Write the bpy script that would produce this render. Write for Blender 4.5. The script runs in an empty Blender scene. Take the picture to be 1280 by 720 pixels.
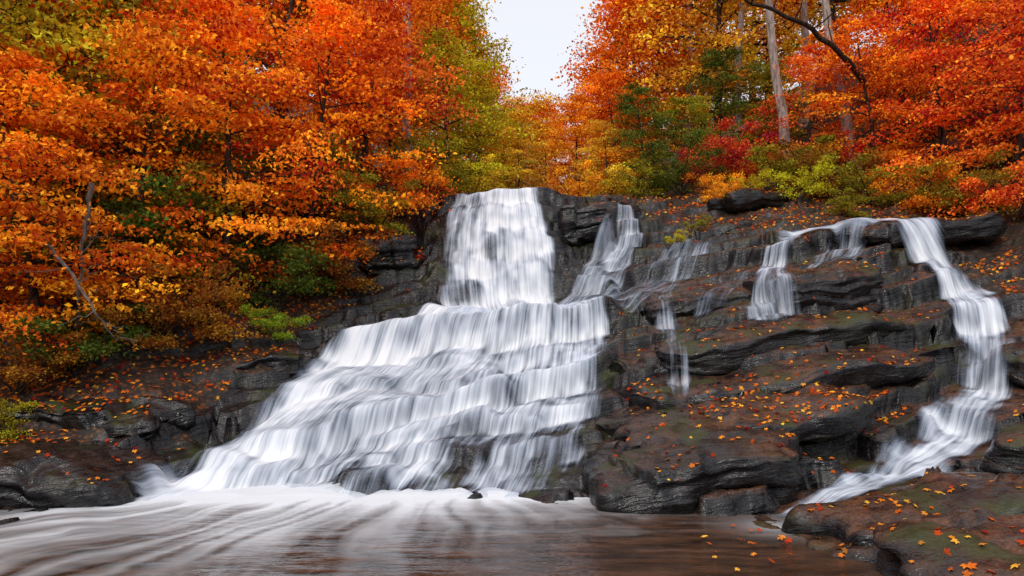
import bpy, bmesh, math, random
import numpy as np
from mathutils import Vector, Matrix, Euler
from mathutils.bvhtree import BVHTree

random.seed(7)
rng = np.random.default_rng(7)
S = bpy.context.scene
S.view_settings.view_transform = 'Standard'
S.view_settings.look = 'None'
S.view_settings.exposure = 0

# ------------------------------------------------------------------ helpers
CAMH = 2.0
F = 853.0
def sx(b, d):            # image pixel column -> world x at assumed depth d
    return (b - 640.0) / F * d
def P(b, e, d):          # image pixel column / row, unprojected at an assumed depth -> world point
    return (sx(b, d), d, CAMH + (450.0 - e) / F * d)

def h3(ix, iy, iz, seed):
    ix = ix.astype(np.int64); iy = iy.astype(np.int64); iz = iz.astype(np.int64)
    n = (ix * 73856093) ^ (iy * 19349663) ^ (iz * 83492791) ^ (seed * 2654435761)
    n = n & 0xFFFFFFFF
    n = ((n ^ (n >> 16)) * 0x45d9f3b) & 0xFFFFFFFF
    n = ((n ^ (n >> 16)) * 0x45d9f3b) & 0xFFFFFFFF
    n = n ^ (n >> 16)
    return (n & 0xFFFFFF) / float(0xFFFFFF)
def vnoise(x, y, z=None, seed=0):
    x = np.asarray(x, float); y = np.asarray(y, float)
    if z is None: z = np.zeros_like(x)
    fx, fy, fz = np.floor(x), np.floor(y), np.floor(z)
    tx, ty, tz = x - fx, y - fy, z - fz
    tx = tx*tx*(3-2*tx); ty = ty*ty*(3-2*ty); tz = tz*tz*(3-2*tz)
    def c(a, b, cc): return h3(fx + a, fy + b, fz + cc, seed)
    x00 = c(0,0,0)*(1-tx)+c(1,0,0)*tx; x10 = c(0,1,0)*(1-tx)+c(1,1,0)*tx
    x01 = c(0,0,1)*(1-tx)+c(1,0,1)*tx; x11 = c(0,1,1)*(1-tx)+c(1,1,1)*tx
    return ((x00*(1-ty)+x10*ty)*(1-tz) + (x01*(1-ty)+x11*ty)*tz) * 2 - 1
def fbm(x, y, z=None, o=4, seed=0):
    x = np.asarray(x, float); y = np.asarray(y, float)
    if z is None: z = np.zeros_like(x)
    r = 0; a = 0.5; f = 1.0
    for i in range(o):
        r = r + a * vnoise(x*f, y*f, z*f, seed + i); a *= 0.5; f *= 2.03
    return r
def cellrand(x, y, seed=0):
    fx, fy = np.floor(x), np.floor(y)
    best = np.full(x.shape, 1e9); val = np.zeros(x.shape); z0 = np.zeros_like(x)
    for i in (-1, 0, 1):
        for j in (-1, 0, 1):
            cx, cy = fx+i, fy+j
            px = cx + h3(cx, cy, z0, seed); py = cy + h3(cx, cy, z0+1, seed)
            d = (px-x)**2 + (py-y)**2
            m = d < best
            best = np.where(m, d, best); val = np.where(m, h3(cx, cy, z0+2, seed), val)
    return val
def ss(a, b, x):
    t = np.clip((x-a)/(b-a), 0, 1); return t*t*(3-2*t)

def mesh_np(name, V, Q, smooth=True, mats=(), midx=None, attrs=None, uv=None):
    V = np.asarray(V, np.float32); Q = np.asarray(Q, np.int32)
    me = bpy.data.meshes.new(name)
    me.vertices.add(len(V)); me.vertices.foreach_set('co', V.ravel())
    me.loops.add(Q.size); me.loops.foreach_set('vertex_index', Q.ravel())
    me.polygons.add(len(Q))
    me.polygons.foreach_set('loop_start', np.arange(len(Q), dtype=np.int32)*4)
    me.polygons.foreach_set('loop_total', np.full(len(Q), 4, np.int32))
    for m in mats: me.materials.append(m)
    if midx is not None: me.polygons.foreach_set('material_index', np.asarray(midx, np.int32))
    me.update(calc_edges=True)
    me.polygons.foreach_set('use_smooth', np.full(len(Q), smooth))
    if attrs:
        for k, a in attrs.items():
            at = me.attributes.new(k, 'FLOAT', 'POINT'); at.data.foreach_set('value', np.asarray(a, np.float32).ravel())
    if uv is not None:
        l = me.uv_layers.new(name='UVMap'); l.data.foreach_set('uv', np.asarray(uv, np.float32)[Q.ravel()].ravel())
    me.validate(); return me
def obj(name, me, loc=(0,0,0), parent=None):
    o = bpy.data.objects.new(name, me); o.location = loc
    S.collection.objects.link(o)
    if parent: o.parent = parent
    return o
def gridquads(ny, nx):
    i = np.arange(ny*nx).reshape(ny, nx)
    return np.stack([i[:-1,:-1], i[:-1,1:], i[1:,1:], i[1:,:-1]], -1).reshape(-1, 4)

# ------------------------------------------------------------------ materials
class NT:
    def __init__(s, name):
        s.m = bpy.data.materials.new(name); s.m.use_nodes = True
        s.n = s.m.node_tree.nodes; s.l = s.m.node_tree.links; s.n.clear()
        s.out = s.n.new('ShaderNodeOutputMaterial')
    def add(s, t, **k):
        nd = s.n.new('ShaderNode'+t)
        for a, v in k.items(): setattr(nd, a, v)
        return nd
    def put(s, inp, v):
        if isinstance(v, bpy.types.NodeSocket): s.l.new(v, inp)
        elif isinstance(v, bpy.types.Node): s.l.new(v.outputs[0], inp)
        else: inp.default_value = v
    def math(s, op, a, b=0.0, c=None, clamp=False):
        nd = s.n.new('ShaderNodeMath'); nd.operation = op; nd.use_clamp = clamp
        s.put(nd.inputs[0], a); s.put(nd.inputs[1], b)
        if c is not None: s.put(nd.inputs[2], c)
        return nd.outputs[0]
    def mix(s, f, a, b, bt='MIX'):
        nd = s.n.new('ShaderNodeMix'); nd.data_type = 'RGBA'; nd.blend_type = bt
        s.put(nd.inputs[0], f); s.put(nd.inputs[6], a); s.put(nd.inputs[7], b)
        return nd.outputs[2]
    def ramp(s, f, stops):
        nd = s.n.new('ShaderNodeValToRGB'); cr = nd.color_ramp
        while len(cr.elements) < len(stops): cr.elements.new(0.5)
        for e, (p, c) in zip(cr.elements, stops):
            e.position = p; e.color = c if len(c) == 4 else (*c, 1)
        s.put(nd.inputs[0], f); return nd.outputs[0]
    def noise(s, vec, scale, detail=4, rough=0.55):
        nd = s.add('TexNoise'); nd.inputs['Scale'].default_value = scale
        nd.inputs['Detail'].default_value = detail; nd.inputs['Roughness'].default_value = rough
        if vec is not None: s.l.new(vec, nd.inputs['Vector'])
        return nd.outputs[0]
    def mr(s, v, a, b, c=0.0, d=1.0, smooth=False):
        nd = s.n.new('ShaderNodeMapRange'); s.put(nd.inputs[0], v)
        if smooth: nd.interpolation_type = 'SMOOTHSTEP'
        nd.inputs[1].default_value = a; nd.inputs[2].default_value = b
        nd.inputs[3].default_value = c; nd.inputs[4].default_value = d
        return nd.outputs[0]
def C(*a): return (*a, 1.0)

def rock_material(name, use_attr):
    t = NT(name)
    geo = t.add('NewGeometry'); pos = geo.outputs['Position']
    sep = t.add('SeparateXYZ'); t.l.new(pos, sep.inputs[0])
    sn = t.add('SeparateXYZ'); t.l.new(geo.outputs['Normal'], sn.inputs[0])
    zz = t.math('SUBTRACT', sep.outputs[2], t.math('MULTIPLY', sep.outputs[0], 0.19))
    big = t.noise(pos, 0.9, 3)
    zz = t.math('ADD', zz, t.math('MULTIPLY', big, 0.3))
    cmb = t.add('CombineXYZ'); t.put(cmb.inputs[0], t.math('MULTIPLY', sep.outputs[0], 0.10))
    t.put(cmb.inputs[1], t.math('MULTIPLY', sep.outputs[1], 0.10)); t.put(cmb.inputs[2], zz)
    strata = t.noise(cmb.outputs[0], 9.0, 4, 0.7)
    mid = t.noise(pos, 4.5, 4, 0.65); fine = t.noise(pos, 34, 2, 0.7)
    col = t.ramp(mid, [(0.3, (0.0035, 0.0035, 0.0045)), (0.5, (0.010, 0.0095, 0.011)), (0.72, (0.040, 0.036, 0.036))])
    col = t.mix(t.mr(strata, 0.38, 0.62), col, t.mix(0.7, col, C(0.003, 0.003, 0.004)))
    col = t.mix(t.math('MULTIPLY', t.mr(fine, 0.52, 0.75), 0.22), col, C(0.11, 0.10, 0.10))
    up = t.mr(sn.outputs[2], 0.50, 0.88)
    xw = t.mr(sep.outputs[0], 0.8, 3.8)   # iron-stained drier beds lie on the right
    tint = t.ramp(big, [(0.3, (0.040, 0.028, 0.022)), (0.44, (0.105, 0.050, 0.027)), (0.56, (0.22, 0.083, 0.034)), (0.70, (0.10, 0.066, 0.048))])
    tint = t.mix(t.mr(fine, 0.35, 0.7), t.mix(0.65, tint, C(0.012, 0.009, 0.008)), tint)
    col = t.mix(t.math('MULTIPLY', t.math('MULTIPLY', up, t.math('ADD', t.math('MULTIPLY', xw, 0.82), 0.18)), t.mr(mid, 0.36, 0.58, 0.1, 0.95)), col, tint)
    mossn = t.noise(pos, 1.3, 3, 0.6)
    moss = t.math('MULTIPLY', t.mr(mossn, 0.53, 0.65), t.mr(sn.outputs[2], 0.2, 0.8, 0.1, 0.8))
    col = t.mix(moss, col, t.mix(fine, C(0.012, 0.017, 0.003), C(0.062, 0.074, 0.010)))
    rough = t.mr(mid, 0.3, 0.7, 0.10, 0.40)
    rough = t.math('ADD', rough, t.math('MULTIPLY', moss, 0.3))
    if use_attr:
        at = t.add('Attribute', attribute_name='rock')
        vo = t.add('TexVoronoi'); vo.inputs['Scale'].default_value = 13.0
        t.l.new(pos, vo.inputs['Vector'])
        sc = t.add('SeparateColor'); t.l.new(vo.outputs['Color'], sc.inputs[0])
        lit = t.ramp(sc.outputs[0], [(0.0, (0.03, 0.015, 0.008)), (0.35, (0.10, 0.035, 0.012)), (0.6, (0.24, 0.07, 0.014)), (0.8, (0.40, 0.11, 0.012)), (1.0, (0.28, 0.15, 0.03))])
        lit = t.mix(t.mr(vo.outputs['Distance'], 0.0, 0.7), lit, C(0.012, 0.007, 0.004))
        lit = t.mix(t.mr(mossn, 0.40, 0.60), lit, t.mix(0.75, lit, C(0.018, 0.012, 0.008)))
        edge = t.math('ADD', at.outputs['Fac'], t.math('MULTIPLY', t.math('SUBTRACT', mid, 0.5), 0.7))
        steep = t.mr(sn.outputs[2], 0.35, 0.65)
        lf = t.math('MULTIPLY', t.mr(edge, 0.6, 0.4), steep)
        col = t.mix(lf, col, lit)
        rough = t.math('ADD', rough, t.math('MULTIPLY', lf, 0.4))
    b1 = t.add('Bump'); b1.inputs['Strength'].default_value = 0.85; b1.inputs['Distance'].default_value = 0.06
    t.put(b1.inputs['Height'], t.math('ADD', strata, t.math('ADD', t.math('MULTIPLY', mid, 0.35), t.math('MULTIPLY', fine, 0.14))))
    p = t.add('BsdfPrincipled'); t.put(p.inputs['Base Color'], col); t.put(p.inputs['Roughness'], rough)
    p.inputs['Specular IOR Level'].default_value = 0.48
    t.l.new(b1.outputs[0], p.inputs['Normal']); t.l.new(p.outputs[0], t.out.inputs[0])
    return t.m
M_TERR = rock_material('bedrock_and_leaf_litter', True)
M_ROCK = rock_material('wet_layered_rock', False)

def leaf_material(name, fixed=None):
    t = NT(name)
    r = t.add('Attribute', attribute_name='rnd'); c = t.add('Attribute', attribute_name='clump')
    base = t.add('ObjectInfo').outputs['Color'] if fixed is None else t.ramp(r.outputs['Fac'], fixed)
    hs = t.add('HueSaturation')
    hue = t.math('ADD', t.math('MULTIPLY', t.math('SUBTRACT', c.outputs['Fac'], 0.5), 0.05), t.math('MULTIPLY', t.math('SUBTRACT', r.outputs['Fac'], 0.5), 0.04))
    t.put(hs.inputs['Hue'], t.math('ADD', hue, 0.502))
    t.put(hs.inputs['Value'], t.math('ADD', t.math('MULTIPLY', c.outputs['Fac'], 0.85), t.math('ADD', 0.36, t.math('MULTIPLY', r.outputs['Fac'], 0.6))))
    t.put(hs.inputs['Color'], base)
    d = t.add('BsdfDiffuse'); tr = t.add('BsdfTranslucent')
    t.put(d.inputs['Color'], hs.outputs[0]); t.put(tr.inputs['Color'], hs.outputs[0])
    m1 = t.add('MixShader'); m1.inputs[0].default_value = 0.22 if fixed is None else 0.0; t.l.new(d.outputs[0], m1.inputs[1]); t.l.new(tr.outputs[0], m1.inputs[2])
    t.l.new(m1.outputs[0], t.out.inputs[0]); return t.m
M_LEAF = leaf_material('foliage')
M_FALLEN = leaf_material('fallen_leaf', [(0, (0.42, 0.08, 0.01)), (0.4, (0.72, 0.17, 0.02)), (0.7, (0.52, 0.09, 0.015)), (0.9, (0.65, 0.26, 0.04)), (1.0, (0.22, 0.07, 0.02))])

def bark_material(name, a, b):
    t = NT(name); geo = t.add('NewGeometry')
    mp = t.add('Mapping'); t.l.new(geo.outputs['Position'], mp.inputs[0]); mp.inputs['Scale'].default_value = (1, 1, 0.25)
    n = t.noise(mp.outputs[0], 14, 4, 0.65)
    col = t.mix(t.mr(n, 0.35, 0.65), a, b)
    p = t.add('BsdfDiffuse'); t.put(p.inputs['Color'], col)
    t.l.new(p.outputs[0], t.out.inputs[0]); return t.m
M_BARK = bark_material('dark_bark', C(0.02, 0.014, 0.010), C(0.085, 0.062, 0.048))
M_PALE = bark_material('pale_bark', C(0.18, 0.14, 0.12), C(0.50, 0.43, 0.38))

# ------------------------------------------------------------------ terrain
cps = [P(*p) for p in [
 (200,620,10),(340,622,10),(480,622,10),(620,622,10),(740,622,9.9),
 (760,440,13.5),(620,478,12.8),(470,512,12),(350,500,12.4),(400,450,13.5),(300,490,12.5),(240,540,11.3),(190,600,10.2),
 (300,560,11),(450,570,10.9),(600,550,11.2),(740,560,10.8),
 (470,430,14.3),(560,405,14.6),(660,396,14.8),(755,394,14.8),(640,462,13.8),(530,478,13.3),(740,436,14.0),
 (600,390,15.6),(480,375,15.5),(520,300,17.5),(540,245,18.3),(400,400,15),(350,440,13.8),
 (620,390,15.8),(560,385,15.9),(690,390,15.8),(570,246,18),(620,244,18),(680,246,18),(560,310,16.9),(620,310,16.8),(685,310,16.8),
 (720,300,17.5),(730,250,18.5),(720,380,15.7),(800,262,18.5),(800,330,16.6),(780,380,15.5),(830,290,17.5),
 (900,300,17),(880,350,15.5),(950,310,16),(850,400,14.5),(800,450,13.3),(780,520,11.6),(770,590,10.0),
 (1000,300,15.5),(1100,300,15),(1130,320,14.5),(1050,390,13.5),(960,398,13.5),(1180,392,13),(950,450,12.2),(1150,470,11.5),
 (1000,500,11),(900,540,10.3),(1060,575,9.7),(1000,645,8.6),(880,650,8.7),(760,642,9.0),
 (1200,350,14),(1240,430,12.5),(1240,470,11.8),(1200,525,10.8),(1150,575,9.8),(1060,608,9.1),(1010,640,8.7),
 (1280,300,15),(1290,380,13),(1290,500,10.5),(1280,580,9),(1200,645,7.6),(1060,705,6.8),(1280,715,5.6),
 (900,243,20),(1000,245,19),(1100,262,18),(850,225,23),(1000,205,24),(1290,250,17),(1200,262,17),
 (0,470,11.5),(150,462,12),(300,445,13),(0,560,10),(130,550,10.3),(190,622,9.8),(0,640,9.0),(60,590,9.7)]]
cps += [(-9,6,-.5),(-5,7.5,-.5),(-2,8.5,-.5),(0,8,-.5),(2.2,7.5,-.5),(0,4,-.6),(-5,3,-.6),(3,4,-.5),(0,0,-.6),(0,-10,-.6),(0,-30,-.6),(3,-10,-.5),(-5,-10,-.5),
 (-12,-5,1.5),(10,-5,3),(5.5,4.5,.8),(8,5,2),(9,8,2),(-10.5,7.5,.5),(-12,9,2.2),(-13,3,1.5),(13,12,5),(13,15,7),
 (-12,12,4),(-10,16,6),(-6,16.5,4.6),(-5,20,8),(-3.6,19,6.6),(-20,15,12),(-15,25,14),(-30,20,20),(-14,40,17),(-8,27,10.5),
 (-0.5,20,6.4),(0,25,6.7),(0.5,35,7.5),(1,50,10),(1,70,14),(2,110,24),(-20,90,34),(25,90,34),(0,160,40),
 (20,20,12),(30,20,20),(15,30,15),(12,42,16),(8,27,10),(5,35,9),(-5,35,9),(60,20,34),(-60,20,34),(60,-30,25),(-60,-30,25),(60,110,50),(-60,110,50),
 (15,-30,5),(-17,-30,5)]
cps = np.array(cps)
cx, cy, cz = cps.T
n = len(cps)
K = np.hypot(cx[:,None]-cx, cy[:,None]-cy) - 0.04*np.eye(n)
A = np.zeros((n+3, n+3)); A[:n,:n] = K; A[:n,n] = 1; A[:n,n+1] = cx; A[:n,n+2] = cy; A[n:,:n] = A[:n,n:].T
w = np.linalg.solve(A, np.concatenate([cz, [0,0,0]]))
def Hbase(x, y):
    r = w[n] + w[n+1]*x + w[n+2]*y
    for i in range(n): r = r + w[i]*np.hypot(x-cx[i], y-cy[i])
    return r
def axis(a, b, st, lo, hi, g=1.07):
    mid = list(np.arange(a, b, st)); s = st; v = mid[-1]
    while v < hi: s *= g; v += s; mid.append(v)
    s = st; v = a; L = []
    while v > lo: s *= g; v -= s; L.append(v)
    return np.array(L[::-1] + mid)
gx = axis(-9.0, 11.0, 0.045, -95, 95); gy = axis(5.0, 19.5, 0.04, -45, 165)
X, Y = np.meshgrid(gx, gy)
H = Hbase(X, Y)
LB = lambda y: np.interp(y, [5,9,11,13,15,17,19,22], [-9.5,-8.0,-6.2,-4.9,-4.2,-3.2,-2.8,-2])
RB = lambda y: np.interp(y, [5,9,12,15,17,18.5,20,22], [6,9,10.5,9.6,6.6,4.4,3.2,2.5])
FL = lambda y: np.interp(y, [9.5,10,10.8,11.7,12.7,13.6,14.3,15,16,17,18,19], [-5.9,-5.5,-4.9,-4.4,-4.0,-3.7,-3.2,-2.2,-1.9,-2.1,-1.9,-1.9])
FR = lambda y: np.interp(y, [9.5,11,13,14.7,15.3,16,17,18,19], [1.2,1.5,2.0,2.15,1.7,1.35,1.2,1.05,0.95])
fallm = ss(-0.3, 0.3, X-FL(Y))*ss(-0.3, 0.3, FR(Y)-X)*ss(9.4, 10, Y)*ss(19.5, 18.6, Y)
jit = fbm(X*0.9, Y*0.9, o=3, seed=11)*1.5
rock = ss(-0.3, 0.5, X+jit-LB(Y)) * ss(-0.3, 0.5, RB(Y)-X+jit) * ss(0, 1.5, 21-Y+jit)
near = ss(26, 15, np.hypot(X-1, Y-12))
k = 0.19
edges = [-40.0]
r2 = random.Random(3)
while edges[-1] < 70: edges.append(edges[-1] + r2.choice([0.22,0.34,0.45,0.62,0.8]))
edges = np.array(edges)
def terrace(s, edges, lo, hi, tread):
    i = np.clip(np.searchsorted(edges, s)-1, 0, len(edges)-2)
    e0, e1 = edges[i], edges[i+1]; t = (s-e0)/(e1-e0)
    return e0 + (e1-e0)*(tread*t + (1-tread)*ss(lo, hi, t))
e2 = [-45.0]
while e2[-1] < 75: e2.append(e2[-1] + r2.choice([0.07,0.10,0.14,0.2]))
edges2 = np.array(e2)
Hn = H + fbm(X*0.5, Y*0.5, o=4, seed=5)*0.35*(near*0.6+0.4)*(1-0.5*fallm) + ss(15, 40, np.hypot(X, Y-12))*fbm(X*0.08, Y*0.08, seed=9)*3
blk = cellrand(X*0.6 + 0.4*fbm(X*1.5, Y*1.5, seed=3), Y*0.9+ 0.3*fbm(X*1.5, Y*1.5, seed=13), seed=2) - 0.5
blk2 = cellrand(X*2.1, Y*2.6, seed=21) - 0.5
blk = blk*(1-0.6*fallm)
warp = fbm(X*0.8, Y*0.8, o=3, seed=71)*(0.55*fallm + 0.30*(1-fallm))
s = Hn - k*X + blk*0.46 + blk2*0.10 + warp
T = terrace(s, edges, 0.76, 0.93, 0.22) + k*X - blk*0.16 - warp
wq = fbm(X*1.3, Y*1.3, seed=31)*0.16
s2 = T - k*X + wq
T2 = terrace(s2, edges2, 0.6, 0.95, 0.3) + k*X - wq
T = T*0.45 + T2*0.55
amt = (0.35 + 0.65*rock)*near*(1-0.62*fallm)
Z = Hn*(1-amt) + T*amt
def lip_step(pts, A, dec, wob=0.10, sd=0):
    global Z
    pts = sorted(pts); lx = np.array([p[0] for p in pts]); ly = np.array([p[1] for p in pts])
    yl = np.interp(X, lx, ly) + fbm(X*1.8, X*0+sd, o=4, seed=200+sd)*wob*2 + (cellrand(X*2.6, X*0+0.5, seed=210+sd)-0.5)*wob
    m = ss(lx[0]-0.4, lx[0]+0.3, X)*ss(lx[-1]+0.3, lx[-1]-0.1, X)
    d = Y - yl
    Z = Z + m*A*np.where(d > 0, np.exp(-np.abs(d)/dec), -np.exp(-np.abs(d)/dec))*np.clip(np.abs(d)/0.035, 0, 1)
PP = lambda *l: [(sx(b, d), d) for b, d in l]
lip_step(PP((410,13.9),(470,14.3),(560,14.65),(660,14.85),(765,14.9)), 0.42, 0.55, 0.08, 1)
lip_step(PP((320,11.1),(400,11.35),(470,11.75),(555,12.15),(630,12.55),(700,12.95),(775,13.45)), 0.24, 0.5, 0.10, 2)
lip_step(PP((260,10.5),(380,10.75),(560,10.85),(750,10.9)), 0.12, 0.35, 0.22, 3)
lip_step(PP((560,11.6),(660,11.8),(770,12.1)), 0.14, 0.3, 0.16, 4)
for j, (yy, aa) in enumerate([(17.95,0.22),(17.45,0.14),(16.95,0.2),(16.5,0.13),(16.1,0.2)]):
    lip_step([(-2.1,yy+0.05),(-0.6,yy-0.05),(1.25,yy+0.08)], aa, 0.22, 0.16, 10+j)
Z += fbm(X*5, Y*5, o=3, seed=41)*0.035*near + (1-rock)*fbm(X*2.2, Y*2.2, o=3, seed=43)*0.15*near
gzy, gzx = np.gradient(Z, gy, gx)
steep = ss(0.8, 2.5, np.hypot(gzx, gzy))*near
st = Z - k*X
und = vnoise(st*9.0, X*0.5, seed=51)*0.07 + vnoise(st*3.1, X*0.4, seed=52)*0.06
Yd = Y - steep*und*(1-0.8*fallm)
V = np.stack([X, Yd, Z], -1).reshape(-1, 3)
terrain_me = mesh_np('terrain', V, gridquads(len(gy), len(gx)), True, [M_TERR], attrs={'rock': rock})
terrain = obj('terrain_ground', terrain_me)

# ------------------------------------------------------------------ rock slabs
slabV = []; slabF = []; slaboff = 0
def slab(name, c, size, rot=(0.1,-0.17,0), seed=0, cuts=34, pw=5.0, lump=0.10, lay=0.07):
    global slaboff
    bm = bmesh.new(); bmesh.ops.create_cube(bm, size=2)
    bmesh.ops.subdivide_edges(bm, edges=bm.edges[:], cuts=cuts, use_grid_fill=True)
    p = np.array([v.co[:] for v in bm.verts])
    q = p / (np.sum(np.abs(p)**pw, 1)**(1/pw))[:, None]
    hs = np.array(size)/2
    ang = np.arctan2(q[:,1], q[:,0])
    edge = 1 + 0.16*vnoise(np.cos(ang)*1.7+seed, np.sin(ang)*1.7, seed=seed) + 0.07*vnoise(np.cos(ang)*5, np.sin(ang)*5+seed, seed=seed+1)
    blkk = cellrand((q[:,0]*hs[0])*1.1+seed, (q[:,1]*hs[1])*0.9, seed=seed) - 0.5
    q = q*hs
    ly = vnoise(q[:,2]*7+seed*3.1, q[:,0]*0.4, seed=seed+4)*lay + np.sign(vnoise(q[:,2]*4+seed, q[:,0]*0.2, seed=seed+5))*lay*0.5
    nr = np.maximum(np.hypot(q[:,0], q[:,1]), 0.05)
    sc = edge + ly/nr*1.0 + blkk*0.06
    q[:,0] *= sc; q[:,1] *= sc
    q[:,2] += blkk*0.13*np.sign(q[:,2])*np.minimum(1, hs[2]/0.3)
    nn = fbm(q[:,0]*1.3+seed, q[:,1]*1.3, q[:,2]*1.3, o=5, seed=seed+8)
    q[:,2] += nn*lump*2
    d2 = fbm(q[:,0]*1.8, q[:,1]*1.8+seed, q[:,2]*3, o=4, seed=seed+9)
    q[:,1] += d2*lump*1.5
    R = np.array(Euler(rot).to_matrix())
    q = q @ R.T
    for v, co in zip(bm.verts, q): v.co = co
    bm.normal_update()
    me = bpy.data.meshes.new(name)
    for f in bm.faces: f.smooth = True
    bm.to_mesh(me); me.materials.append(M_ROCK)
    slabV.append(q + np.array(c)); slabF.extend([[v.index + slaboff for v in f.verts] for f in bm.faces]); slaboff += len(q)
    bm.free()
    return obj(name, me, c)

slab('rock_slab', (2.60, 9.90, 0.32), (2.9, 2.0, 0.95), (0.18,-0.17,0.05), 1, pw=7)
slab('rock_slab', (3.50, 11.10, 0.98), (3.7, 2.1, 0.55), (0.20,-0.18,0.05), 2, pw=6)
slab('rock_slab', (4.45, 12.30, 1.66), (4.7, 2.0, 0.52), (0.22,-0.18,0.03), 3, pw=6)
slab('rock_slab', (5.15, 13.5, 2.50), (4.6, 2.2, 0.52), (0.22,-0.15,0.02), 4, pw=6)
slab('boulder', (6.50, 14.5, 3.40), (2.6, 1.8, 1.2), (0.12,-0.08,0.1), 5, pw=3.2)
slab('rock_slab', (4.75, 7.65, 0.10), (3.1, 1.7, 0.75), (0.08,-0.14,0.22), 6)
slab('rock_slab', (4.9, 5.9, 0.02), (2.5, 2.0, 0.95), (0.05,-0.12,0.2), 7)
slab('rock_slab', (-7.15, 10.0, 0.25), (4.0, 1.7, 0.95), (0.14,0.12,-0.08), 8)
slab('rock_slab', (-7.3, 11.6, 1.05), (3.4, 1.8, 0.6), (0.12,0.05,-0.05), 9)
slab('rock_slab', (-5.4, 13.6, 1.80), (2.4, 1.4, 0.4), (0.10,-0.10,0.1), 10)
slab('rock_slab', (2.45, 11.8, 1.0), (1.5, 1.4, 0.42), (0.18,-0.2,0.05), 11)
slab('rock_slab', (3.2, 13.5, 2.08), (2.3, 1.8, 0.42), (0.22,-0.2,0.02), 12, pw=7)
slab('rock_slab', (4.2, 15.4, 3.35), (2.6, 1.7, 0.45), (0.22,-0.2,0.02), 13, pw=7)
slab('rock_slab', (1.85, 17.9, 5.5), (1.3, 1.4, 0.9), (0.10,-0.1,0.0), 14)
slab('rock_slab', (-3.1, 17.2, 4.6), (1.6, 1.4, 1.1), (0.10,-0.1,0.0), 15)
slab('boulder', (6.7, 18.9, 6.30), (2.4, 1.4, 0.6), (0.05,-0.05,0.2), 16, pw=3)
slab('rock_slab', (9.3, 15.8, 4.9), (3.2, 1.5, 0.6), (0.1,-0.05,0.0), 17)
slab('boulder', (9.05, 11.5, 1.7), (1.1, 1.6, 1.1), (0.1,-0.05,0.5), 18, pw=3)
slab('boulder', (7.25, 8.85, 0.7), (1.6, 1.4, 0.8), (0.1,-0.05,0.5), 19, pw=3.5)
slab('boulder', (-2.2, 10.35, 0.12), (0.8, 0.5, 0.42), (0.1,-0.1,0.0), 20, pw=3, cuts=20)
slab('boulder', (0.85, 9.8, 0.02), (0.8, 0.5, 0.3), (0.1,-0.1,0.2), 21, pw=3, cuts=20)

allV = np.concatenate([V] + slabV)
nT = len(V)
tf = gridquads(len(gy), len(gx)).tolist()
bvh = BVHTree.FromPolygons(allV.tolist(), tf + [[i+nT for i in f] for f in slabF])
def ground(x, y):
    h = bvh.ray_cast(Vector((x, y, 120)), Vector((0,0,-1)))
    return (h[0].z, h[1]) if h[0] is not None else (0.0, Vector((0,0,1)))

# ------------------------------------------------------------------ water
def water_material():
    t = NT('silky_falling_water')
    uv = t.add('UVMap', uv_map='UVMap').outputs[0]
    dn = t.add('Attribute', attribute_name='dens').outputs['Fac']
    fo = t.add('Attribute', attribute_name='foam').outputs['Fac']
    def st(su, sv, det, off=0.0, lo=0.30, hi=0.70):
        mp = t.add('Mapping'); t.l.new(uv, mp.inputs[0]); mp.inputs['Scale'].default_value = (su, sv, 1); mp.inputs['Location'].default_value = (off, off*0.3, 0)
        return t.mr(t.noise(mp.outputs[0], 1.0, det, 0.62), lo, hi)
    s1 = st(19, 0.55, 3, 0, 0.25, 0.75); s2 = st(5.0, 0.8, 2, 4.0); s3 = st(1.5, 1.3, 2, 9.0)
    a = t.math('ADD', t.math('MULTIPLY', s1, 0.38), t.math('ADD', t.math('MULTIPLY', s2, 0.32), t.math('MULTIPLY', s3, 0.30)))
    x = t.math('ADD', a, t.math('MULTIPLY', t.math('SUBTRACT', dn, 0.5), 1.15))
    x = t.math('ADD', x, t.math('MULTIPLY', fo, 0.36))
    al = t.mr(x, 0.26, 1.17, smooth=True)
    al = t.math('MULTIPLY', al, t.mr(dn, 0.0, 0.4, smooth=True)); al = t.math('MINIMUM', al, 0.98)
    tone = t.math('ADD', t.math('MULTIPLY', x, 0.55), t.math('MULTIPLY', fo, 0.40))
    col = t.mix(t.mr(tone, 0.15, 0.68), C(0.44, 0.57, 0.80), C(0.92, 0.94, 0.97))
    p = t.add('BsdfDiffuse'); t.put(p.inputs['Color'], col)
    tp = t.add('BsdfTransparent'); mx = t.add('MixShader'); t.put(mx.inputs[0], al)
    t.l.new(tp.outputs[0], mx.inputs[1]); t.l.new(p.outputs[0], mx.inputs[2]); t.l.new(mx.outputs[0], t.out.inputs[0])
    return t.m
M_FALL = water_material()
polys = []
def blur(a, ax, nrep=1):
    for _ in range(nrep):
        p = np.concatenate([np.take(a, [0], ax), a, np.take(a, [-1], ax)], ax)
        m = p.shape[ax]
        a = 0.25*np.take(p, range(0, m-2), ax)+0.5*np.take(p, range(1, m-1), ax)+0.25*np.take(p, range(2, m), ax)
    return a
def mxf(a, ax, nrep=1):
    for _ in range(nrep):
        p = np.concatenate([np.take(a, [0], ax), a, np.take(a, [-1], ax)], ax); m = p.shape[ax]
        a = np.maximum(np.maximum(np.take(p, range(0, m-2), ax), np.take(p, range(1, m-1), ax)), np.take(p, range(2, m), ax))
    return a
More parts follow.
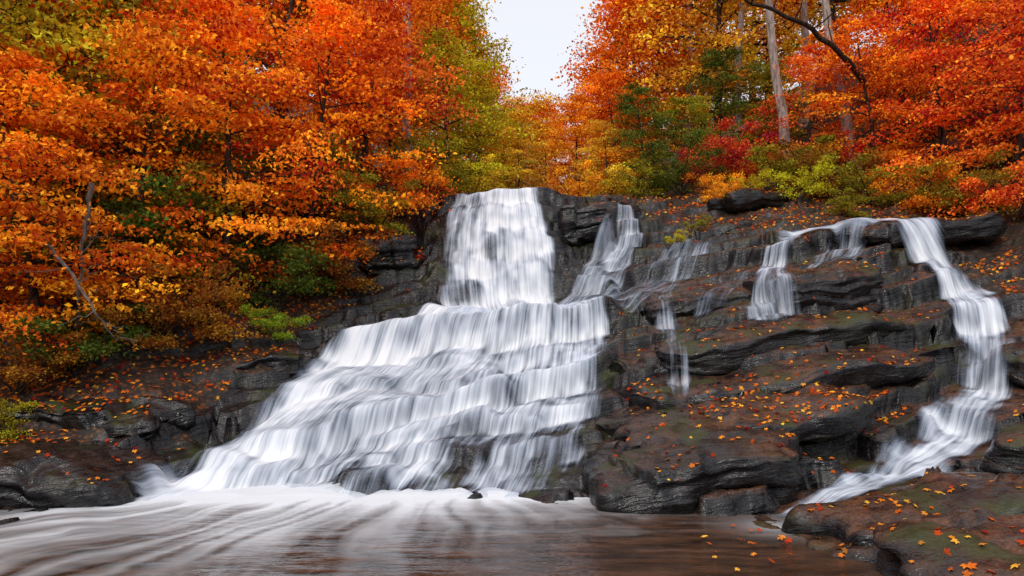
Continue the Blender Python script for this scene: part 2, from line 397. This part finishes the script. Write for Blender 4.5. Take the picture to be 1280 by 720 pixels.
def ribbon(name, L, R, nu, dens, off=0.03, maxs=2.2, vst=0.045, edge=0.15, parent=None, sm=8, seed=0, df=None, endf=0.05, stf=0.04, bl=3, mf=2, ub=3):
    L = np.array(L, float); R = np.array(R, float)
    mid = (L+R)/2; cum = np.concatenate([[0], np.cumsum(np.hypot(*np.diff(mid, axis=0).T))])
    nv = int(cum[-1]/vst)+2; tt = np.linspace(0, cum[-1], nv)
    Lr = np.stack([np.interp(tt, cum, L[:,i]) for i in (0,1)], 1); Rr = np.stack([np.interp(tt, cum, R[:,i]) for i in (0,1)], 1)
    Lr = blur(Lr, 0, sm); Rr = blur(Rr, 0, sm)
    polys.append(np.concatenate([Lr[::4], Rr[::-4]]))
    u = np.linspace(0, 1, nu)
    XY = Lr[:,None,:]*(1-u[None,:,None]) + Rr[:,None,:]*u[None,:,None]
    Zt = np.zeros((nv, nu))
    for i in range(nv):
        for j in range(nu): Zt[i,j] = ground(XY[i,j,0], XY[i,j,1])[0]
    Zt = mxf(mxf(Zt, 0, mf), 1, 1) + off
    Zt = np.maximum(Zt, 0.012)
    ds = cum[-1]/nv
    for i in range(1, nv): Zt[i] = np.maximum(Zt[i], Zt[i-1]-maxs*ds)
    Zw = blur(blur(Zt, 0, bl), 1, ub)
    Zw = np.maximum(Zw, 0.012)
    foam = np.clip((blur(Zw, 0, 14)-Zw)*7, 0, 1); foam = blur(foam, 0, 4)
    lip = np.clip((Zw-blur(Zw, 0, 14))*6, 0, 1)
    UU, TT = np.meshgrid(u, tt)
    e1 = edge*(0.5+0.9*(0.5+0.5*fbm(TT*1.3, UU*0+seed, seed=seed)*2)); e2_ = edge*(0.5+0.9*(0.5+0.5*fbm(TT*1.3, UU*0+seed+9, seed=seed+3)*2))
    d = dens*ss(0, 1, UU/e1)*ss(0, 1, (1-UU)/e2_)
    d = d*ss(0, stf, TT/cum[-1])*ss(0, endf, 1-TT/cum[-1])
    d = d + lip*0.22*d
    if df is not None: d = d*df(XY[...,0], XY[...,1], UU, TT/cum[-1])
    Wm = np.mean(np.hypot(*(Rr-Lr).T))
    sl_ = np.concatenate([[0], np.cumsum(np.sqrt(ds**2 + np.diff(Zw.mean(1))**2))])
    me = mesh_np(name, np.stack([XY[...,0], XY[...,1], Zw], -1).reshape(-1,3), gridquads(nv, nu), True, [M_FALL],
                 attrs={'dens': np.clip(d, 0, 1.2), 'foam': foam}, uv=np.stack([UU*Wm+seed*7.3, np.repeat(sl_[:,None], nu, 1)], -1).reshape(-1,2))
    return obj(name, me, parent=parent)
def E(*l): return [(sx(b, d), d) for b, d in l]
wf = bpy.data.objects.new('waterfall', None); S.collection.objects.link(wf)
def dup(x, y, u, v):
    return 1.0 - 0.32*np.clip(fbm(x*2.2, y*1.5, seed=78)*2.5, 0, 1)
ribbon('upper_fall', E((572,18.9),(566,18.4),(560,18),(545,17.4),(536,16.7),(536,16.1),(545,15.6),(520,15.0)),
       E((680,18.9),(682,18.4),(685,18),(694,17.4),(702,16.7),(706,16.1),(712,15.6),(735,15.0)), 120, 0.84, off=0.0, maxs=3.2, parent=wf, seed=1, edge=0.17, df=dup, bl=3, ub=8, stf=0.02)
def dlow(x, y, u, v):
    gap = ss(0.5, 1.0, u)*ss(0.60, 0.8, v)*0.34 + 0.44*np.clip(fbm(x*1.2, y*1.6, seed=77)*2.4, 0, 1)*ss(0.3,0.6,v)*ss(0.15,0.45,u)
    return 1.12*(1-gap) + 0.35*ss(0.35, 0.0, u)
ribbon('middle_fall', E((540,15.9),(490,15.1),(430,14.5),(385,13.7),(330,12.8),(278,11.8),(232,10.9),(182,10.15),(110,9.4)),
       E((715,15.9),(756,15.2),(768,14.8),(774,13.9),(778,13.0),(772,12.0),(762,11.0),(752,10.2),(745,9.5)), 190, 0.66, parent=wf, seed=2, edge=0.10, df=dlow, bl=3, ub=4)
ribbon('ledge_flow', [(sx(772,14.1),14.1),(sx(690,13.7),13.7),(sx(620,13.3),13.3),(sx(540,12.9),12.9),(sx(450,12.45),12.45),(sx(380,11.9),11.9),(sx(320,11.1),11.1)],
       [(sx(776,13.35),13.35),(sx(700,12.85),12.85),(sx(630,12.42),12.42),(sx(555,12.0),12.0),(sx(470,11.6),11.6),(sx(400,11.15),11.15),(sx(350,10.4),10.4)], 40, 0.76, off=0.025, parent=wf, seed=3, edge=0.6, endf=0.35, stf=0.1)
ribbon('side_cascade', E((768,19),(768,18.2),(760,17.4),(730,16.7),(705,16.1),(680,15.6),(650,15.1)), E((800,19),(803,18.2),(808,17.4),(795,16.7),(778,16.1),(760,15.6),(745,15.1)), 44, 0.58, parent=wf, seed=4, edge=0.3, maxs=2.6)
ribbon('rivulets', E((830,17.4),(800,16.8),(760,16.2),(715,15.7),(690,15.1)), E((905,17.0),(885,16.4),(860,15.9),(835,15.4),(800,14.9)), 90, 0.40, parent=wf, seed=5, edge=0.25)
ribbon('thin_cascade', E((845,16.9),(828,16.2),(812,15.6),(808,15.0),(812,14.5),(818,13.9),(818,13.2),(825,12.4),(828,11.8),(830,11.2)), E((885,16.9),(866,16.2),(848,15.6),(846,15.0),(850,14.5),(856,13.9),(858,13.2),(866,12.4),(870,11.8),(874,11.2)), 30, 0.42, parent=wf, seed=6, edge=0.4)
ribbon('thin_cascade', E((900,15.6),(880,15.0),(862,14.4),(850,13.8)), E((950,15.5),(935,14.9),(915,14.3),(900,13.7)), 36, 0.38, parent=wf, seed=12, edge=0.35)
ribbon('branch_cascade', E((965,16.4),(950,15.6),(935,14.9),(922,14.2),(928,13.5),(935,12.9)), E((1015,16.4),(1005,15.6),(995,14.9),(995,14.2),(1008,13.5),(1014,12.9)), 44, 0.60, parent=wf, seed=7, edge=0.28)
ribbon('branch_sheet', E((1015,15.9),(1010,15.1),(1000,14.5),(985,14.0)), E((1120,15.6),(1105,15.0),(1070,14.6),(1035,14.2)), 50, 0.44, parent=wf, seed=8, edge=0.25)
cl = [(955,16.6,.55),(1040,16.1,.75),(1110,15.5,.9),(1150,14.9,1.0),(1188,14.3,1.05),(1214,13.6,1.05),(1228,12.9,1.05),(1230,12.2,1.05),(1222,11.5,1.0),(1206,10.9,.95),(1178,10.3,1.0),(1140,9.8,.85),(1098,9.4,.7),(1060,9.05,.6),(1025,8.8,.5),(985,8.55,.45),(950,8.35,.45)]
cc = np.array([(sx(b,d), d) for b,d,_ in cl]); tg = np.gradient(cc, axis=0); tg /= np.hypot(*tg.T)[:,None]
nrm = np.stack([tg[:,1], -tg[:,0]], 1); hw = np.array([c[2] for c in cl])[:,None]*0.66
ribbon('right_cascade', cc-nrm*hw, cc+nrm*hw, 54, 0.78, parent=wf, seed=9, edge=0.36, off=0.035, ub=8, df=lambda x,y,u,v: 1-0.3*np.clip(fbm(x*2, y*2, seed=79)*2.5, 0, 1))

# pool
px_ = axis(-11.0, 6.0, 0.05, -30, 25, 1.1); py_ = axis(3.0, 11.5, 0.04, -44, 13, 1.1)
PX, PY = np.meshgrid(px_, py_)
segx = np.clip(PX, -5.4, 1.2); dseg = np.hypot(PX-segx, (PY-9.85)*1.0); dseg = np.where(PY > 9.8, np.abs(PX-segx), dseg)
dseg = np.maximum(0, dseg + fbm(PX*0.9, PY*0.9, seed=67)*0.35*ss(0.1, 0.6, dseg))
ox, oy = -1.2, 12.6
th = np.arctan2(PX-ox, oy-PY); rr = np.hypot(PX-ox, PY-oy)
wv = fbm(PX*0.5, PY*0.5, seed=60)*0.12
stn = fbm((th+wv)*34, rr*0.55, o=4, seed=61)*1.6 + 0.5
stw = fbm((th+wv)*9, rr*0.4, o=3, seed=62)*1.6 + 0.5
left = ss(2.0, -4.0, PX)
foam = np.exp(-dseg/0.36)*1.2 + np.exp(-dseg/(0.8+1.9*left))*(0.30+0.75*left)*np.clip(stn*0.6+stw*0.4+0.12, 0, 1.3)
swirl = fbm(PX*1.6+fbm(PX*0.7, PY*0.7, seed=64)*2, PY*5, o=4, seed=63)
foam += np.clip(swirl*1.1, 0, 1)*0.24*np.exp(-dseg/4)
foam *= (1-ss(1.2, 3.0, PX)*0.70)
foam += np.exp(-np.hypot(PX-3.2, PY-8.2)/0.35)*0.5
PZ = fbm(PX*1.2, PY*2.6, o=3, seed=65)*0.018 + np.exp(-dseg/0.5)*0.05*(0.6+stw)
def pool_mat():
    t = NT('pool_water'); geo = t.add('NewGeometry'); pos = geo.outputs['Position']
    f = t.add('Attribute', attribute_name='foam').outputs['Fac']
    mp = t.add('Mapping'); t.l.new(pos, mp.inputs[0]); mp.inputs['Scale'].default_value = (1.0, 3.4, 1)
    n1 = t.noise(mp.outputs[0], 1.3, 4, 0.55)
    base = t.mix(t.mr(n1, 0.35, 0.65), C(0.024, 0.013, 0.008), C(0.105, 0.050, 0.028))
    bp = t.add('Bump'); bp.inputs['Strength'].default_value = 0.42; bp.inputs['Distance'].default_value = 0.12
    t.put(bp.inputs['Height'], n1)
    w_ = t.add('BsdfPrincipled'); t.put(w_.inputs['Base Color'], base); w_.inputs['Roughness'].default_value = 0.12; w_.inputs['IOR'].default_value = 1.33
    t.l.new(bp.outputs[0], w_.inputs['Normal'])
    d = t.add('BsdfDiffuse'); t.put(d.inputs['Color'], C(0.84, 0.88, 0.93))
    mx = t.add('MixShader'); t.put(mx.inputs[0], t.math('MULTIPLY', t.mr(f, 0.04, 0.95), 0.92)); t.l.new(w_.outputs[0], mx.inputs[1]); t.l.new(d.outputs[0], mx.inputs[2])
    t.l.new(mx.outputs[0], t.out.inputs[0]); return t.m
obj('pool_water', mesh_np('pool', np.stack([PX, PY, PZ], -1).reshape(-1,3), gridquads(len(py_), len(px_)), True, [pool_mat()], attrs={'foam': np.clip(foam, 0, 1)}))

# ------------------------------------------------------------------ leaves / trees
def leaf_quads(pos, size, upb=0.5, rs=None, nrm=None, lobes=False):
    n = len(pos); rs = rs or np.random.default_rng(1)
    nv = rs.normal(size=(n,3)); nv[:,2] = np.abs(nv[:,2]) + upb
    if nrm is not None: nv = nrm + rs.normal(size=(n,3))*0.25
    nv /= np.linalg.norm(nv, axis=1)[:,None]
    t = rs.normal(size=(n,3)); t -= nv*np.sum(t*nv, 1)[:,None]; t /= np.linalg.norm(t, axis=1)[:,None]
    b = np.cross(nv, t)
    sz = size*(0.65+0.7*rs.random(n))[:,None]
    if lobes:       # five pointed lobes from the stalk, like a maple leaf
        out = []
        for an, ln in ((0, 1.0), (0.95, 0.85), (-0.95, 0.85), (1.9, 0.55), (-1.9, 0.55)):
            tt = t*math.cos(an)+b*math.sin(an); bb = np.cross(nv, tt)
            base = pos + nv*0.001*abs(an); l = sz*0.62*ln
            out.append(np.stack([base, base+tt*l*0.5+bb*l*0.27+nv*l*0.08, base+tt*l-nv*l*0.05, base+tt*l*0.5-bb*l*0.27+nv*l*0.08], 1))
        v = np.stack(out, 1).reshape(-1,3)
        return v, np.arange(len(v)).reshape(-1,4)
    v = np.stack([pos - t*sz*0.5, pos + b*sz*0.33 + nv*sz*0.10 + t*sz*0.05, pos + t*sz*0.55 - nv*sz*0.08, pos - b*sz*0.33 + nv*sz*0.10 + t*sz*0.05], 1)
    return v.reshape(-1,3), np.arange(n*4).reshape(-1,4)
def tube(path, rad, ns=7):
    path = np.array(path); m = len(path); tg = np.gradient(path, axis=0); tg /= np.linalg.norm(tg, axis=1)[:,None]+1e-9
    ref = np.where(np.abs(tg[:,2:3]) > 0.9, np.array([[1.0,0,0]]), np.array([[0,0,1.0]]))
    a = np.cross(tg, ref); a /= np.linalg.norm(a, axis=1)[:,None]; b = np.cross(tg, a)
    an = np.arange(ns)/ns*2*math.pi
    v = path[:,None,:] + (a[:,None,:]*np.cos(an)[None,:,None] + b[:,None,:]*np.sin(an)[None,:,None])*np.array(rad)[:,None,None]
    q = []
    for i in range(m-1):
        for j in range(ns): q.append([i*ns+j, i*ns+(j+1)%ns, (i+1)*ns+(j+1)%ns, (i+1)*ns+j])
    return v.reshape(-1,3), np.array(q)
def make_tree(name, seed, H, tr, cb, cr, nl, lsz, lps, flat=0.25, spr=0.55, bark=None, lean=0.3, stems=1, elev=(0.05,0.7), sub=4):
    r = np.random.default_rng(seed); Vs=[]; Qs=[]; mi=[]; R=[]; Cc=[]; off=0
    def addt(path, rad, ns=6):
        nonlocal off
        v, q = tube(path, rad, ns); Vs.append(v); Qs.append(q+off); mi.append(np.zeros(len(q))); R.append(np.zeros(len(v))); Cc.append(np.zeros(len(v))); off += len(v)
    sprays = []
    for s_ in range(stems):
        la = r.random()*6.28; hh = H*(1 if s_ == 0 else r.uniform(0.6, 0.95)); ln = lean*(1 if stems == 1 else 2.4)
        tz = np.linspace(-0.4, hh, 12); wob = np.cumsum(r.normal(size=(12,2))*0.06*H/12, 0)
        tp = np.stack([np.cos(la)*ln*(np.clip(tz,0,hh)/hh)**1.3*1.5+wob[:,0], np.sin(la)*ln*(np.clip(tz,0,hh)/hh)**1.3*1.5+wob[:,1], tz], 1)
        trd = tr*(1-0.85*(np.clip(tz,0,hh)/hh))*(1+0.5*np.exp(-np.clip(tz,0,9)*3)); addt(tp, trd, 9)
        for i in range(nl//stems):
            f = cb+(1-cb)*((i+r.random())/(nl//stems))**0.95; f = min(f, 0.98)
            p0 = np.array([np.interp(f*hh, tz, tp[:,c]) for c in range(3)])
            g = (f-cb)/(1-cb); prof = 0.45+0.9*math.sin(math.pi*min(1, 0.25+g*0.72))**0.8 if g < 0.75 else 0.9*(1.08-g)+0.45
            az = i*2.399+r.normal()*0.5; ln_ = cr*prof*r.uniform(0.6, 1.08)*0.78
            el = elev[0]+(elev[1]-elev[0])*g+r.normal()*0.12
            tl = np.linspace(0, 1, 6)[:,None]
            dr = np.array([math.cos(az)*math.cos(el), math.sin(az)*math.cos(el), math.sin(el)])
            path = p0 + dr*tl*ln_ + np.array([0,0,-0.20])*ln_*tl**2 + r.normal(size=(6,3))*0.03*ln_*tl
            rb = max(0.012, np.interp(f*hh, tz, trd)*0.45); addt(path, rb*(1-0.85*tl[:,0]), 5)
            for q_ in range(sub):
                ft = 0.32+0.68*(q_+r.random()*0.6)/sub; ft = min(ft, 1.0)
                b0 = np.array([np.interp(ft, tl[:,0], path[:,c]) for c in range(3)])
                a2 = az+(1 if q_ % 2 else -1)*r.uniform(0.4, 1.2); l2 = ln_*r.uniform(0.18, 0.42)*(1.25-ft*0.5)
                e2 = el*0.5+r.normal()*0.2
                d2 = np.array([math.cos(a2)*math.cos(e2), math.sin(a2)*math.cos(e2), math.sin(e2)-0.1])
                b1 = b0+d2*l2; addt(np.stack([b0, (b0+b1)/2+r.normal(size=3)*0.02, b1]), [rb*0.4, rb*0.28, 0.004], 4)
                sprays.append((b0*0.35+b1*0.65, d2, l2))
    for (c0, d2, l2) in sprays:
        m = int(lps*r.uniform(0.5, 1.4)); rad = spr*r.uniform(0.6, 1.25)
        pr = r.normal(size=(m,3))*np.array([rad, rad, rad*flat])*0.5
        along = (r.random((m,1))-0.5)*l2*1.3
        pos = c0 + pr + d2*along; pos[:,2] -= 0.18*np.sum((pos[:,:2]-c0[:2])**2, 1)/max(rad, 0.2)
        v, q = leaf_quads(pos, lsz, 0.35, r); Vs.append(v); Qs.append(q+off); mi.append(np.ones(len(q)))
        R.append(np.repeat(r.random(m), 4)); Cc.append(np.full(len(v), r.random())); off += len(v)
    return mesh_np(name, np.concatenate(Vs), np.concatenate(Qs), False, [bark or M_BARK, M_LEAF], np.concatenate(mi), {'rnd': np.concatenate(R), 'clump': np.concatenate(Cc)})

MAPLE = [make_tree('maple_mesh', 100+i, 6.5, 0.11, 0.10, 2.9, 32, 0.11, 80, 0.12, 0.68, lean=0.5, elev=(-0.05,0.65), sub=5) for i in range(3)]
TALL = [make_tree('tall_mesh', 200+i, 13.0, 0.20, 0.16, 3.5, 46, 0.18, 52, 0.35, 1.0, lean=0.4, elev=(0.1,1.0), sub=5) for i in range(3)]
SHRUB = [make_tree('shrub_mesh', 300+i, 1.9, 0.03, 0.08, 1.3, 30, 0.085, 45, 0.45, 0.34, lean=0.45, stems=5, elev=(0.2,0.9), sub=4) for i in range(2)]
BARE = [make_tree('slender_mesh', 400+i, 15.0, 0.19, 0.62, 3.2, 24, 0.15, 40, 0.4, 0.9, bark=M_PALE, lean=0.25, elev=(0.3,1.0)) for i in range(2)]
kinds = {'M': (MAPLE, 'maple_tree'), 'T': (TALL, 'forest_tree'), 'S': (SHRUB, 'shrub'), 'B': (BARE, 'birch_tree')}
ORG=(0.93,0.26,0.022); RED=(0.90,0.155,0.03); DRD=(0.60,0.04,0.03); YEL=(0.88,0.50,0.045); GOL=(0.92,0.38,0.03); OLV=(0.32,0.28,0.025); GRN=(0.12,0.16,0.025); BRN=(0.36,0.13,0.02); OYG=(0.60,0.50,0.03)
FOR_=(0.94,0.40,0.14); FGO=(0.94,0.55,0.22)   # crowns far up the valley, with distance haze mixed into the leaf colour
pr = random.Random(5)
def plant(kd, b, d, sc, col, dz=0, x=None, tilt=0):
    ms, nm = kinds[kd]; X0 = sx(b, d) if x is None else x
    z, _ = ground(X0, d)
    o = obj(nm, pr.choice(ms), (X0, d, z-0.05+dz)); az = pr.uniform(0,6.28)
    o.rotation_mode = 'QUATERNION'
    o.rotation_quaternion = (Euler((pr.uniform(-.04,.04), pr.uniform(-.04,.04)+tilt, 0)).to_matrix() @ Matrix.Rotation(az, 3, 'Z')).to_quaternion()
    s_ = sc*pr.uniform(0.94,1.06); o.scale = (s_, s_, s_*pr.uniform(0.93,1.07)); o.color = (*[min(1, c*pr.uniform(0.92,1.08)) for c in col], 1)
    return o
L = [
 ('M',-60,11.6,0.72,ORG),('M',55,12.4,0.80,ORG),('M',170,13.4,0.88,ORG),('M',280,14.6,0.90,ORG),('M',385,16.4,0.88,ORG),('M',455,18.6,0.85,RED),
 ('M',20,14.5,1.15,OYG),('M',200,16.2,1.1,OLV),('M',330,18.2,1.1,ORG),('M',-110,13.5,1.1,OYG),('M',440,21,1.15,RED),('M',130,15.4,1.05,ORG),
 ('T',60,19,0.85,OYG),('T',190,20.5,0.9,GOL),('T',300,22,0.9,OYG),('T',400,24,0.9,RED),('T',-80,19,0.9,OYG),('T',490,25.5,0.85,ORG),('T',572,31,0.75,OYG),('M',565,23,0.85,OYG),
 ('T',110,26,1,YEL),('T',240,28,1,ORG),('T',350,30,1,ORG),('T',460,33,1,GOL),('T',562,38,0.95,ORG),('T',525,30,0.9,ORG),
 ('B',515,20,0.9,RED),('B',430,24,1,GOL),
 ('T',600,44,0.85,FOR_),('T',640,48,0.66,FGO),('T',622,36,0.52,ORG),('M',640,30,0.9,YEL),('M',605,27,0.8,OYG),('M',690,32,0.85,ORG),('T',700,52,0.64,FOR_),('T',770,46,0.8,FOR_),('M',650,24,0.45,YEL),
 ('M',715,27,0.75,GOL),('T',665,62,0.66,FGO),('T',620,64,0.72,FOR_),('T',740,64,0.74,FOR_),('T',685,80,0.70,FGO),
 ('T',800,33,0.85,ORG),('T',785,38,0.85,ORG),('T',850,36,1,ORG),('T',820,29,0.72,ORG),('T',900,26,0.85,YEL),('T',880,34,1,OYG),('T',960,33,1,YEL),('T',1040,30,1,GOL),('T',1130,30,1,OYG),('T',1220,28,1,ORG),('T',940,42,1.1,ORG),
 ('M',750,30,0.75,ORG),('M',778,28,0.8,ORG),
 ('M',805,23.5,0.50,GRN),('M',855,23,0.48,OLV),('M',760,24,0.40,YEL),('M',900,25,0.6,GRN),('M',960,24,0.6,OLV),
 ('M',1010,22,0.66,RED),('M',1095,20.5,0.75,ORG),('M',1180,19,0.85,RED),('M',1270,17.4,0.9,RED),('M',1360,16,1.0,RED),('M',1240,21,1.0,ORG),('M',1330,20,1.1,RED),('M',1130,23,0.95,ORG),
 ('S',905,21.5,0.8,DRD),('S',885,21,0.6,DRD),('S',930,21.5,0.7,RED),('S',850,20.6,0.8,GRN),('S',800,20.5,0.6,OLV),('S',975,20.4,0.8,OLV),('S',1040,19.3,0.8,BRN),('S',1090,18.4,0.7,OLV),('S',1150,17.6,0.7,ORG),
 ('S',1000,18.4,0.5,OYG),('S',900,19.4,0.45,GOL),('S',1220,16.8,0.7,OLV),('S',1270,15.8,0.7,RED),('S',760,21,0.6,YEL),('S',720,21.6,0.6,GOL),('S',590,21.5,0.6,YEL),('S',560,20.5,0.6,OLV),('S',940,18.6,0.3,OYG),
 ('S',870,17.9,0.22,OLV),('S',845,17.3,0.18,OYG),('S',1060,17.3,0.35,OLV),('S',905,18.2,0.25,GOL),
 ('S',20,11.3,0.55,BRN),('S',90,12.0,0.7,GRN),('S',180,12.6,0.6,BRN),('S',260,13.3,0.7,BRN),('S',345,14.1,0.35,(0.35,0.42,0.03)),('S',350,15,0.8,GRN),('S',420,16,0.8,BRN),('S',470,17,0.7,OLV),('S',500,18,0.7,ORG),('S',140,14,1.0,GRN),('S',240,15,1.1,OLV),('S',300,16.4,1.1,GRN),('S',10,10.5,0.35,OLV),('S',-20,12.6,0.8,ORG),
 ('S',400,18,1,OLV),('S',530,19.4,0.7,OLV),
]
for t_ in L: plant(*t_)
for b, d, sc, col, tl in [(985,22.0,0.95,YEL,-0.09),(1070,21.5,1.0,ORG,-0.14),(1115,25,0.95,ORG,0.03),(1005,27,1,YEL,-0.02),(860,30,1,ORG,0.02),(925,25,0.9,GOL,0.05),(1160,24,1,ORG,-0.05)]:
    plant('B', b, d, sc, col, tilt=tl)
for i in range(10):
    side = pr.choice([-1,1]); y = pr.uniform(12, 80)
    x = side*(9+abs(y)*0.25+pr.uniform(4, 20)) if y > 24 else side*(pr.uniform(17, 26))
    plant('T', 0, y, pr.uniform(0.85,1.15), pr.choice([ORG,ORG,RED,GOL,YEL,OYG]), x=x)

# dead limbs lying on the left bank and a bough over the right bank
def limb(name, pts, r0, mat, tw=True):
    pts = np.array(pts, float); m = 18; tq = np.linspace(0, 1, m); ts = np.linspace(0, 1, len(pts))
    pth = np.stack([np.interp(tq, ts, pts[:,c]) for c in range(3)], 1); pth = blur(pth, 0, 3)
    rs = np.random.default_rng(int(abs(pts[0,0])*100)); pth += rs.normal(size=pth.shape)*r0*0.35
    Vs, Qs = tube(pth, r0*(1-0.75*tq), 8); Vs=[Vs]; Qs=[Qs]; off=len(Vs[0])
    for j in (4, 6, 8, 10, 12, 14, 16):
        d = rs.normal(size=3); d /= np.linalg.norm(d); ln = rs.uniform(0.3, 0.9)*(1 if r0 < 0.06 else 1.8)
        p = pth[j] + d*np.linspace(0, 1, 5)[:,None]*ln + rs.normal(size=(5,3))*0.03
        v, q = tube(p, r0*0.3*(1-0.8*np.linspace(0,1,5)), 5); Vs.append(v); Qs.append(q+off); off += len(v)
    return obj(name, mesh_np(name, np.concatenate(Vs), np.concatenate(Qs), True, [mat]))
M_DEAD = bark_material('dead_wood', C(0.07, 0.055, 0.045), C(0.22, 0.18, 0.15))
limb('fallen_branch', [P(55,300,11.2), P(95,350,11.0), P(125,400,10.9), P(150,430,11.2)], 0.035, M_DEAD)
limb('fallen_branch', [P(118,225,11.6), P(105,290,11.5), P(100,360,11.6), P(95,420,11.9)], 0.045, M_DEAD)
limb('tree_bough', [P(1085,110,20.5), P(1045,60,19.5), P(1010,30,18.8), P(965,12,18.2), P(920,-5,18), P(870,-30,18)], 0.09, M_BARK)

# fallen leaves
def inpoly(x, y, pl):
    c = False; j = len(pl)-1
    for i in range(len(pl)):
        if (pl[i][1] > y) != (pl[j][1] > y) and x < (pl[j][0]-pl[i][0])*(y-pl[i][1])/(pl[j][1]-pl[i][1])+pl[i][0]: c = not c
        j = i
    return c
pos=[]; nr=[]
N=40000
rx = rng.uniform(-9.5, 11, N); ry = rng.uniform(5, 21, N)
dn = fbm(rx*0.9, ry*0.9, o=3, seed=90)
rk = ss(-0.5, 0.5, rx-LB(ry))*ss(-0.5, 0.5, RB(ry)-rx)
wx = ss(1.0, 4.0, rx)
for x, y, q, rr_, u_, w_x in zip(rx, ry, dn, rk, rng.random(N), wx):
    if u_ > (0.75 if rr_ < 0.5 else (0.04+0.06*w_x)+1.1*max(0, q*1.8)*(0.25+0.75*w_x)): continue
    if any(inpoly(x, y, p) for p in polys): continue
    z, nn = ground(x, y)
    if z < 0.03 or nn.z < 0.55: continue
    pos.append((x, y, z+0.012)); nr.append(nn[:])
for i in range(60):
    x, y = rng.uniform(2.0, 4.5), rng.uniform(5.2, 8.2); z, nn = ground(x, y)
    if z < 0: pos.append((x, y, 0.03)); nr.append((0,0,1))
pos = np.array(pos); nr = np.array(nr)
v, q = leaf_quads(pos, 0.085, 0, np.random.default_rng(4), nr, lobes=True)
obj('fallen_leaves', mesh_np('fallen_leaves', v, q, False, [M_FALLEN], None, {'rnd': np.repeat(rng.random(len(pos)), 20), 'clump': np.repeat(rng.random(len(pos)), 20)}))

# ------------------------------------------------------------------ light, sky, camera
W = bpy.data.worlds.new('World'); S.world = W; W.use_nodes = True
nt = W.node_tree; nt.nodes.clear()
sky = nt.nodes.new('ShaderNodeTexSky'); sky.sky_type = 'NISHITA'; sky.sun_disc = False
EL, AZ = math.radians(50), math.radians(205)
sky.sun_elevation = EL; sky.sun_rotation = AZ
b1 = nt.nodes.new('ShaderNodeBackground'); b1.inputs[1].default_value = 0.05; nt.links.new(sky.outputs[0], b1.inputs[0])
b2 = nt.nodes.new('ShaderNodeBackground'); b2.inputs[0].default_value = (0.96, 0.945, 0.95, 1); b2.inputs[1].default_value = 0.86
ad = nt.nodes.new('ShaderNodeAddShader'); wo = nt.nodes.new('ShaderNodeOutputWorld')
nt.links.new(b1.outputs[0], ad.inputs[0]); nt.links.new(b2.outputs[0], ad.inputs[1]); nt.links.new(ad.outputs[0], wo.inputs[0])
sl = bpy.data.lights.new('sun', 'SUN'); sl.energy = 1.4; sl.angle = math.radians(12); sl.color = (1.0, 0.93, 0.84)
so = bpy.data.objects.new('sun', sl); S.collection.objects.link(so)
sd = Vector((math.sin(AZ)*math.cos(EL), math.cos(AZ)*math.cos(EL), math.sin(EL)))
so.rotation_euler = sd.to_track_quat('Z', 'Y').to_euler(); so.location = (0, 0, 40)

cam = bpy.data.cameras.new('camera'); co = bpy.data.objects.new('camera', cam); S.collection.objects.link(co)
cam.sensor_width = 36; cam.lens = 24; cam.shift_y = 90/1280; cam.clip_end = 600
co.location = (0, 0, CAMH); co.rotation_euler = (math.radians(90), 0, 0)
S.camera = co
